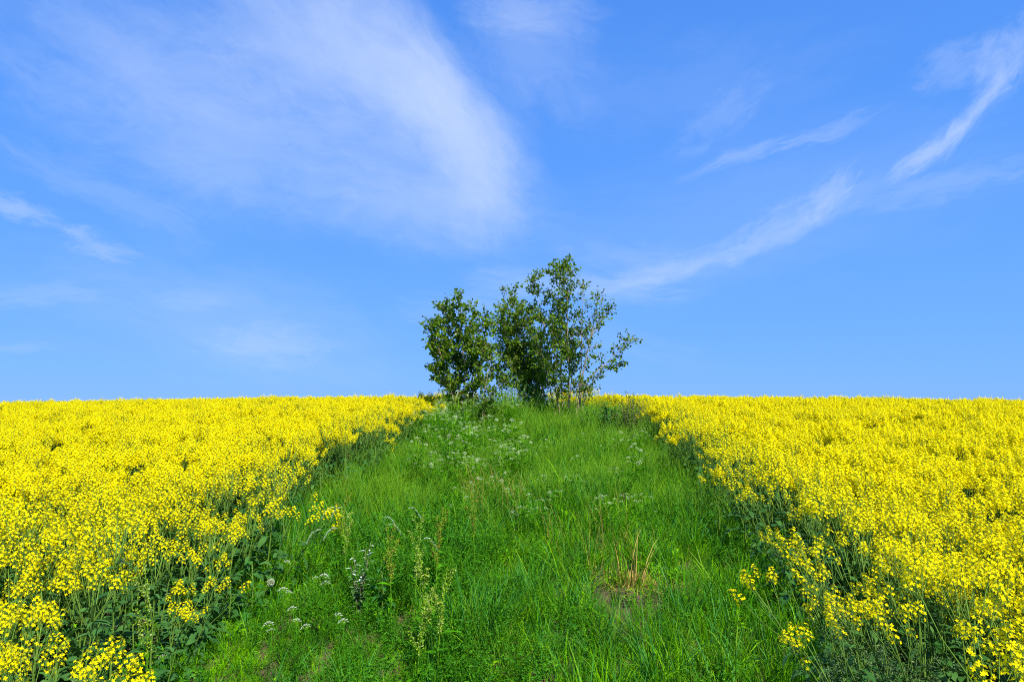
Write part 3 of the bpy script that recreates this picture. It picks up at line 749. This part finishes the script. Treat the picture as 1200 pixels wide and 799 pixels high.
def umbel_plant(seed, h, nb, fol, cat):
    rg = random.Random(seed); root = empty('umbel_plant', (0, 0, 0)); root['category'] = cat
    st = MB(); fo = MB(); hd = []
    def leafy(p, d, ln):
        tube(fo, [p, p + d * ln], [.0018, .001], fol, 3)
        for j in range(12):
            q = p + d * ln * (.25 + .75 * j / 12); b = (d + rdir(rg) * .9).normalized()
            simple_leaf(fo, q, b, ln * .24 * (1.1 - j / 14), ln * .075, fol, rg.uniform(0, 6.28))
    tube(st, [(0, 0, 0), (.01, 0, h * .5), (0, .01, h)], [.004, .003, .0018], 'fern', 4); hd.append(Vector((0, .01, h)))
    for i in range(nb):
        t = rg.uniform(.45, .8); a = i * 2.4 + rg.uniform(-.4, .4); p = Vector((0, 0, h * t)); e = p + Vector((math.cos(a) * rg.uniform(.08, .2), math.sin(a) * rg.uniform(.08, .2), h * (1 - t) * rg.uniform(.35, 1.0)))
        tube(st, [p, p.lerp(e, .5) + Vector((0, 0, -.01)), e], [.0024, .0018, .0012], 'fern', 3); hd.append(e)
        leafy(p, Vector((math.cos(a), math.sin(a), .5)).normalized(), rg.uniform(.10, .18))
    for i in range(22):
        a = rg.uniform(0, 6.28); leafy(Vector((0, 0, h * rg.uniform(.03, .8))), Vector((math.cos(a), math.sin(a), rg.uniform(.2, .8))).normalized(), rg.uniform(.12, .26))
    part('stem', st, root); part('foliage', fo, root)
    for e in hd: part('umbel', rg.choice(UMB_ME), root, Matrix.Translation(e) @ Matrix.Rotation(rg.uniform(-.7, .7), 4, 'X'))
    return root
UP = [umbel_plant(320 + i, h, nb, f, 'wildflower') for i, (h, nb, f) in enumerate([(.80, 6, 'fern_dark'), (.72, 7, 'grass_mid'), (.62, 5, 'fern_dark'), (.86, 8, 'grass_mid')])]
used = set()
def put_umbel(k, x, y, sc, label, group):
    z = h1(x, y); rz = rng.uniform(0, 6.28)
    if k not in used:
        used.add(k); o = UP[k]; o.location = (x, y, z); o.rotation_euler = (0, 0, rz); o.scale = (sc,) * 3
    else: o = copy_thing(UP[k], (x, y, z), (rng.uniform(-.08, .08), rng.uniform(-.08, .08), rz), sc)
    o['label'] = label; o['group'] = group
for i in range(95):                                        # the flowering bank in front of the left tree
    px = rng.uniform(486, 612); py = 466 + 74 * rng.random() ** 1.5; hh_ = .80 - .30 * (py - 466) / 74
    x, y = place(px, py, hh_)
    if x < left_edge(y) + .1: continue
    put_umbel(i % 4, x, min(y, 14.8), hh_ / .76 * rng.uniform(.75, 1.1), 'white-flowered umbel plant in the bank below the dark left tree', 'umbel plants below the left tree')
for i in range(40):                                        # scattered across the balk
    px = rng.uniform(540, 760); py = rng.uniform(488, 568)
    x, y = place(px, py, .6)
    if y > 14 or x > right_edge(y) - .15: continue
    put_umbel(i % 4, x, y, rng.uniform(.55, .75), 'white-flowered umbel plant scattered in the grass below the tallest tree', 'umbel plants scattered over the upper balk')

# ------------------------------------------------------------------ single plants in front
def stand(name, px, py, h, label, cat, group=None):
    x, y = place(px, py, h); root = empty(name, (x, y, h1(x, y) - .01), (0, 0, 0)); return tag(root, label, cat, group)

def yarrow(px, py, h, label, heads, k):
    root = stand('yarrow', px, py, h, label, 'wildflower', 'white yarrow in the left of the grass'); rg = random.Random(k)
    st = MB(); fo = MB()
    tops = [Vector((rg.uniform(-.02, .02) + .045 * i * rg.choice((1, -1)), rg.uniform(-.03, .03), h - .03 * i)) for i in range(heads)]
    for e in tops:
        tube(st, [(0, 0, 0), e * .6 + Vector((.01, 0, 0)), e], [.0028, .0022, .0014], 'fern_dark', 4)
    for i in range(14):
        a = rg.uniform(0, 6.28); p = Vector((0, 0, h * rg.uniform(.05, .8))); d = Vector((math.cos(a), math.sin(a), .7)).normalized(); ln = rg.uniform(.06, .12)
        for j in range(8):
            for s in (-1, 1): simple_leaf(fo, p + d * ln * j / 8, d + Vector((-math.sin(a), math.cos(a), 0)) * s * 1.2, ln * .2, ln * .05, 'fern_dark', 0)
    part('stem', st, root); part('foliage', fo, root)
    for i, e in enumerate(tops): part('flower_cluster', YAR_ME[(k + i) % 2], root, Matrix.Translation(e - Vector((0, 0, .03))) @ Matrix.Rotation(rg.uniform(-.35, .35), 4, 'Y'))
yarrow(342, 652, .50, 'white yarrow head standing highest, next to the crop corner', 1, 1)
yarrow(334, 678, .45, 'white yarrow with two clusters beside the pale round seed head', 2, 2)
yarrow(376, 667, .46, 'double white yarrow heads nearest to the silvery weed', 2, 3)
yarrow(386, 663, .48, 'white yarrow head leaning just above the double one', 1, 8)
yarrow(349, 701, .42, 'lone small white yarrow in the middle of the yarrow patch', 1, 4)
yarrow(350, 714, .40, 'white yarrow with spaced clusters, second lowest of the patch', 2, 5)
yarrow(318, 719, .40, 'lowest white yarrow, at the left corner of the patch', 2, 6)
yarrow(402, 706, .42, 'white yarrow standing below the silvery weed', 2, 7)
yarrow(200, 756, .30, 'single white yarrow close to the bottom left rapeseed leaves', 1, 9)

def seed_ball():
    root = stand('seed_head', 321, 674, .40, 'pale round seed head on a thin stem left of the yarrow', 'wildflower'); st = MB(); bl = MB(); rg = random.Random(4)
    tube(st, [(0, 0, 0), (.005, 0, .2), (0, 0, .38)], [.002, .0018, .0015], 'fern_dark', 4)
    for i in range(150):
        d = rdir(rg); simple_leaf(bl, Vector((0, 0, .39)) + d * .004, d, .022, .010, 'white_green', rg.uniform(0, 6.28))
    part('stem', st, root); part('seed_globe', bl, root)
seed_ball()

def sorrel(px, py, h, label, k, mats, dens=1.0):
    root = stand('sorrel', px, py, h, label, 'weed', 'tall seeding sorrel stalks'); rg = random.Random(k); st = MB(); sd = MB(); fo = MB()
    def ax(t): return Vector((.05 * t * t * (1 if k % 2 else -1), .02 * t, h * t))
    tube(st, [ax(t) for t in (0, .3, .6, 1)], [.0042, .0034, .0026, .0012], 'grass_pale', 4)
    spikes = [(ax, .45, 1.0, 22)]
    for b in range(4):
        t0 = .45 + .1 * b; a = rg.uniform(0, 6.28); p = ax(t0); e = p + Vector((math.cos(a) * .06, math.sin(a) * .06, h * rg.uniform(.15, .28)))
        tube(st, [p, e], [.0018, .001], 'grass_pale', 3); spikes.append((lambda t, p=p, e=e: p.lerp(e, t), .25, 1, 9))
    for fn, a0, a1, nw in spikes:
        for i in range(int(nw * dens)):
            t = a0 + (a1 - a0) * (i + .5) / nw / max(dens, 1); q = fn(min(t, 1))
            for j in range(rg.randint(4, 8)):
                d = (rdir(rg) + Vector((0, 0, -.3))).normalized(); simple_leaf(sd, q + d * rg.uniform(.002, .015) * (1.3 - t * .6), d, .012, .009, rg.choice(mats), rg.uniform(0, 6))
    for i in range(7):
        a = rg.uniform(0, 6.28); strap_leaf(fo, ax(rg.uniform(.02, .45)), Vector((math.cos(a), math.sin(a), .8)), rg.uniform(.08, .17), rg.uniform(.02, .035), 'grass_mid', 0, 1.1, 4, .2, [.3, 1, .9, .6, 0], rg)
    part('stem', st, root); part('seed_spike', sd, root); part('foliage', fo, root)
YG = ['sorrel', 'sorrel', 'weed_pod']; BR = ['sorrel_brown', 'sorrel_brown', 'sorrel']
sorrel(488, 594, .80, 'tall yellow-green sorrel stalk standing highest above the grass tufts', 1, YG)
sorrel(502, 640, .70, 'bushy yellow-green sorrel with several spikes right of the silvery weed', 2, YG)
sorrel(515, 662, .64, 'lower yellow-green sorrel spike leaning over the blue-green grass tuft', 3, YG)
sorrel(462, 606, .72, 'thin sorrel stalk with brownish top near the drooping grass heads', 4, BR)
sorrel(512, 588, .76, 'brownish sorrel spike farther back in the middle of the grass', 5, BR)
sorrel(557, 560, .80, 'slender brown sorrel spike in front of the tan dry grass', 6, BR)
sorrel(400, 572, .70, 'brown seeding sorrel stalk near the shaded edge of the left field', 7, BR)
sorrel(408, 590, .66, 'yellowish sorrel stalk left of the drooping grass heads', 8, YG)
sorrel(492, 690, .55, 'short yellow-green sorrel spike low in front of the other sorrels', 9, YG)
sorrel(180, 655, .80, 'thin yellowish weed stalk rising at the edge of the left rapeseed', 10, YG)

def silver_weed():
    root = stand('silvery_weed', 425, 630, .55, 'silvery white-leaved weed among green grass left of the sorrel stalks', 'weed'); rg = random.Random(9); st = MB(); lo = MB(); tp = MB()
    for b in range(5):
        a = b * 1.26; e = Vector((math.cos(a) * .07, math.sin(a) * .07, .55 - .05 * b)); tube(st, [(0, 0, 0), e * .5 + Vector((0, 0, .05)), e], [.004, .003, .0015], 'bark_dark', 4)
        for i in range(16):
            t = .25 + .75 * i / 16; q = e * t; c = rg.uniform(0, 6.28); m = tp if t > .82 else lo
            strap_leaf(m, q, Vector((math.cos(c), math.sin(c), .5)), rg.uniform(.035, .06) * (1.5 - t * .6), rg.uniform(.014, .022), 'silver' if t > .82 else 'weed_grey', 0, .8, 3, .2, [.4, 1, .8, 0], rg)
    part('stem', st, root); part('foliage', lo, root); part('foliage', tp, root)['label'] = 'whitish top leaves'
silver_weed()

def droop_grass(px, py, h, ang, label, k):
    root = stand('drooping_grass', px, py, h, label, 'grass', 'pale drooping grass heads'); rg = random.Random(k); st = MB(); sp = MB()
    pts = []; 
    for i in range(9):
        t = i / 8; pts.append(Vector((math.cos(ang) * .14 * t ** 3, math.sin(ang) * .14 * t ** 3, h * (t if t < .75 else .75 + (t - .75) * (1 - .2 * (t - .75) * 4)))))
    tube(st, pts, [.0018] * 7 + [.0014, .0012], 'grass_pale', 3)
    q = pts[-1]; d = (pts[-1] - pts[-2]).normalized()
    for i in range(26):
        d = (d + Vector((math.cos(ang) * .05, math.sin(ang) * .05, -.14))).normalized(); q = q + d * .0055
        for j in range(3): simple_leaf(sp, q, d + rdir(rg) * .45, .016, .0055, 'silver' if j else 'grass_pale', rg.uniform(0, 6))
    part('stem', st, root); part('seed_spike', sp, root)
for i, (px, py, h, a, l) in enumerate([
        (417, 588, .66, 3.4, 'longest pale drooping grass head, arching to the left'), (424, 590, .64, 3.0, 'pale drooping grass head close behind the longest one'),
        (430, 604, .60, .6, 'short pale grass head hanging at the right of the drooping group'), (433, 612, .58, .3, 'lowest straight pale grass head of the drooping group'),
        (402, 612, .58, 3.6, 'pale grass head nodding at the left of the drooping group'), (421, 614, .56, 3.3, 'pale grass head curving just above the silvery weed'),
        (474, 624, .55, .2, 'single pale grass head standing right of the silvery weed'), (458, 592, .64, .4, 'single pale grass head next to the brown-topped sorrel')]):
    droop_grass(px, py, h, a, l, 60 + i)

def big_tuft(px, py, h, mats, nb, label, k, spread=.06, w=.007, lean=.45, curl=.9):
    root_x, root_y = place(px, py, h)
    mb = tuft(k, nb, h * .6, h * 1.15, w, mats, spread, lean, curl)
    o = link(bpy.data.objects.new('grass_tuft', mb.mesh('grass_tuft'))); o.location = (root_x, root_y, h1(root_x, root_y))
    tag(o, label, 'grass', 'large grass tufts')
BLU = ['grass_blue', 'grass_blue', 'grass_mid']
big_tuft(568, 655, .52, BLU, 70, 'largest blue-green grass tuft, upright in the middle of the balk', 70, .13)
big_tuft(545, 662, .46, BLU, 36, 'blue-green tuft adjoining the left side of the largest one', 71, .08)
big_tuft(612, 640, .36, BLU, 26, 'small pale-bladed tuft right of the largest blue-green tuft', 72, .06, .008, .8, 1.4)
big_tuft(662, 655, .38, BLU, 30, 'blue-green tuft left of the bare tan patch', 73)
big_tuft(795, 640, .46, BLU, 48, 'wide blue-green tuft right of the bare tan patch', 74, .12)
big_tuft(700, 690, .40, BLU, 40, 'curling blue-green tuft below the bare tan patch', 75, .08, .009, .7, 1.5)
big_tuft(765, 712, .40, BLU, 34, 'broad-bladed tuft with curled tips in the lower right of the grass', 76, .08, .011, .7, 1.6)
big_tuft(735, 615, .46, ['grass_mid', 'grass_bright', 'straw'], 44, 'green and straw tuft just behind the bare tan patch', 77, .09)
big_tuft(418, 725, .42, BLU, 26, 'loose tuft of long single blades below the yarrow', 78, .07, .008, .8, .8)
big_tuft(322, 735, .36, BLU, 16, 'flattened long blades crossing the weeds at the lower left', 79, .05, .008, 1.2, .5)
big_tuft(370, 580, .48, ['grass_blue', 'grass_mid'], 80, 'fine dense dusky tuft beside the corner of the left field', 80, .22, .004, .3, .4)
big_tuft(352, 590, .46, ['grass_blue', 'grass_mid'], 70, 'fine dusky tuft touching the protruding rapeseed corner', 81, .2, .004, .3, .4)
big_tuft(890, 745, .34, ['grass_bright', 'grass_mid'], 70, 'dense bright green tuft at the bottom right of the grass', 82, .12, .005, .5, .7)
big_tuft(860, 640, .40, ['grass_mid', 'grass_bright'], 60, 'deep green tuft in the shade of the right field edge', 83, .12, .006, .5, .9)
big_tuft(935, 690, .42, ['grass_bright', 'grass_pale'], 50, 'pale fine tuft in front of the shaded right field edge', 84, .12, .004, .6, 1.0)
big_tuft(70, 775, .34, ['grass_blue', 'straw'], 40, 'coarse tuft at the bottom left corner below the rapeseed', 85, .12, .008, 1.0, .9)
big_tuft(175, 765, .34, BLU, 30, 'sprawling tuft with pale long blades at the lower left', 86, .08, .008, 1.1, .7)

def dry_clump(px, py, h, label, k, nst):
    root = stand('dry_grass', px, py, h, label, 'grass', 'clumps of tan dry grass'); rg = random.Random(k); st = MB(); 
    for i in range(nst): seed_stalk(st, (rg.gauss(0, .09), rg.gauss(0, .09), 0), h * rg.uniform(.7, 1.0), rg.uniform(2.2, 4.2) if rg.random() < .6 else rg.uniform(0, 6.28), rg.uniform(.05, .35), 'straw', 'straw', rg, .2, 9, .07, .0045)
    bl = tuft(k + 1, 10, h * .4, h * .7, .004, ['straw', 'grass_mid'], .1, .5, .9); part('stalks', st, root); part('blades', bl, root)
dry_clump(562, 540, .62, 'tan dry grass stalks at the left of the dry row below the white umbels', 90, 14)
dry_clump(580, 545, .62, 'tan dry grass stalks in the middle of the dry row below the white umbels', 92, 18)
dry_clump(604, 550, .62, 'tan dry grass stalks at the right of the dry row below the white umbels', 94, 14)
dry_clump(722, 574, .56, 'yellowed upright grass clump above and left of the bare tan patch', 96, 12)
dry_clump(744, 612, .36, 'sparse yellowed stalks behind the bare tan patch', 98, 9)
dry_clump(696, 610, .46, 'bent straw-coloured stalks left of the bare tan patch', 100, 9)
dry_clump(640, 580, .5, 'thin tan stalks in the grass between the dry row and the bare patch', 102, 7)

def thatch():
    mb = MB(); rg = random.Random(8); x, y = .76, 5.62
    for i in range(700):
        a = rg.uniform(0, 6.28); r_ = rg.gauss(0, .19); p = (r_ * math.cos(a) * 1.2, r_ * math.sin(a) * 1.3, .005 + rg.uniform(0, .03))
        blade(mb, p, rg.uniform(0, 6.28), rg.uniform(.05, .14), .004, rg.uniform(.9, 1.5), .3, 'straw', 3)
    o = link(bpy.data.objects.new('dry_thatch', mb.mesh('dry_thatch'))); o.location = (x, y, h1(x, y)); tag(o, 'bare tan patch of dead grass litter in the middle right of the balk', 'grass litter', None, 'stuff')
thatch()

def grey_weed(seed, h, w):
    """Bushy airy weed, branching, set with tiny pale pods and fine leaves."""
    rg = random.Random(seed); root = empty('bushy_weed', (0, 0, 0)); root['category'] = 'weed'; st = MB(); fo = MB(); pd = MB()
    for i in range(11):
        a = rg.uniform(0, 6.28); o = w * math.sqrt(rg.random()); e = Vector((math.cos(a) * o, math.sin(a) * o, h * rg.uniform(.6, 1))); mid = e * .5 + Vector((0, 0, .05))
        tube(st, [(0, 0, 0), mid, e], [.0035, .0026, .0012], 'rstem', 4)
        for k in range(7):
            t = rg.uniform(.3, 1); q = (Vector((0, 0, 0)).lerp(mid, t * 2) if t < .5 else mid.lerp(e, t * 2 - 1)); d = (rdir(rg) + Vector((0, 0, .5))).normalized(); ln = rg.uniform(.06, .14)
            tube(st, [q, q + d * ln], [.0012, .0007], 'weed_grey', 3)
            for j in range(9):
                qq = q + d * ln * (j + 1) / 9
                if rg.random() < .5: simple_leaf(pd, qq, rdir(rg) + d, .012, .006, 'weed_pod', rg.uniform(0, 6))
                simple_leaf(fo, qq, rdir(rg), .022, .008, 'weed_grey', rg.uniform(0, 6))
    part('stem', st, root); fo.merge(pd); part('foliage', fo, root); return root
GW = [grey_weed(400, .55, .26), grey_weed(401, .48, .24)]
gw_used = set()
for i, (px, py, sc, l) in enumerate([
        (985, 690, .95, 'grey-green bushy weed at the upper end of the weed bank under the right field'), (1020, 700, 1.0, 'grey-green bushy weed touching the lowest rapeseed flowers of the right edge'),
        (1055, 705, .95, 'grey-green bushy weed under the overhanging right rapeseed'), (1000, 728, .9, 'grey-green bushy weed in the centre of the weed bank under the right field'),
        (1040, 738, .95, 'grey-green bushy weed with many pale pods in front of the right rapeseed'), (975, 745, .85, 'grey-green bushy weed meeting the grass at the bottom right'),
        (1075, 750, .95, 'grey-green bushy weed among the nearest right rapeseed stems'), (1025, 770, .85, 'low grey-green bushy weed at the bottom edge of the photo'),
        (1100, 775, .9, 'grey-green bushy weed lowest at the bottom right beneath the flowers'), (1140, 785, .8, 'grey-green bushy weed nearest the bottom right corner'),
        (965, 668, .8, 'small grey-green bushy weed in the dark shade of the right field edge'), (30, 770, .85, 'grey-green bushy weed in the bottom left corner'), (110, 785, .8, 'grey-green bushy weed under the left rapeseed at the bottom edge')]):
    k = i % 2; x, y = place(px, py, .52 * sc); y = max(y, 2.4); loc = (x, y, h1(x, y))
    if k not in gw_used: gw_used.add(k); o = GW[k]; o.location = loc; o.scale = (sc,) * 3; o.rotation_euler = (0, 0, i)
    else: o = copy_thing(GW[k], loc, (0, 0, i * 1.3), sc)
    o['label'] = l; o['group'] = 'bushy weeds along the field edges'

def leafy_weed(px, py, h, label, k, mat='rleaf', nl=16, ll=.115):
    root = stand('leafy_weed', px, py, h, label, 'weed', 'broad-leaved weeds along the field edges'); rg = random.Random(k); st = MB(); fo = MB()
    tube(st, [(0, 0, 0), (.01, .01, h * .6), (0, 0, h)], [.006, .0045, .002], 'rstem', 5)
    for i in range(nl):
        t = .1 + .9 * i / nl; a = i * 2.4; d = Vector((math.cos(a), math.sin(a), .25 + .7 * t)); p = Vector((0, 0, h * t)); q = p + d.normalized() * .04
        tube(fo, [p, q], [.002, .0015], 'rstem', 3)
        strap_leaf(fo, q, d, ll * rg.uniform(.7, 1.15) * (1.2 - .6 * t), ll * .45 * rg.uniform(.7, 1.1) * (1.2 - .6 * t), mat, rg.uniform(-.3, .3), rg.uniform(.9, 1.7), 5, .35, [.3, .9, 1, .8, .45, 0], rg)
    part('stem', st, root); part('foliage', fo, root)
for i, (px, py, h, l, mt) in enumerate([
        (272, 650, .48, 'broad blue-green leafy weed below the protruding rapeseed corner', 'rleaf'), (298, 648, .44, 'broad-leaved green weed nearest the yarrow patch', 'bramble'),
        (255, 668, .40, 'broad-leaved weed left of the pale round seed head in the crop shade', 'rleaf'), (215, 705, .32, 'large-leaved weed at the lower left where grass meets rapeseed', 'rleaf'),
        (180, 728, .30, 'dark large-leaved weed low beside the left rapeseed', 'bramble'), (835, 575, .50, 'blue-green leafy weed at the shaded right field edge, farther up', 'rleaf'),
        (900, 622, .50, 'large blue-green leafy weed in the shaded right field edge', 'rleaf'), (930, 650, .44, 'dark leafy weed under the right rapeseed halfway down', 'rleaf'),
        (375, 545, .55, 'dark leafy weed in the notch of the left field edge', 'rleaf'), (440, 520, .55, 'leafy weed at the left field edge before the umbel bank', 'rleaf'),
        (405, 535, .55, 'dark leafy weed midway along the shaded left field edge', 'bramble'), (780, 522, .5, 'blue-green leafy weed below the thin airy shrub', 'rleaf'),
        (450, 660, .38, 'green broad-leaved weed below the silvery weed', 'bramble')]):
    leafy_weed(px, py, h, l, 500 + i, mt)
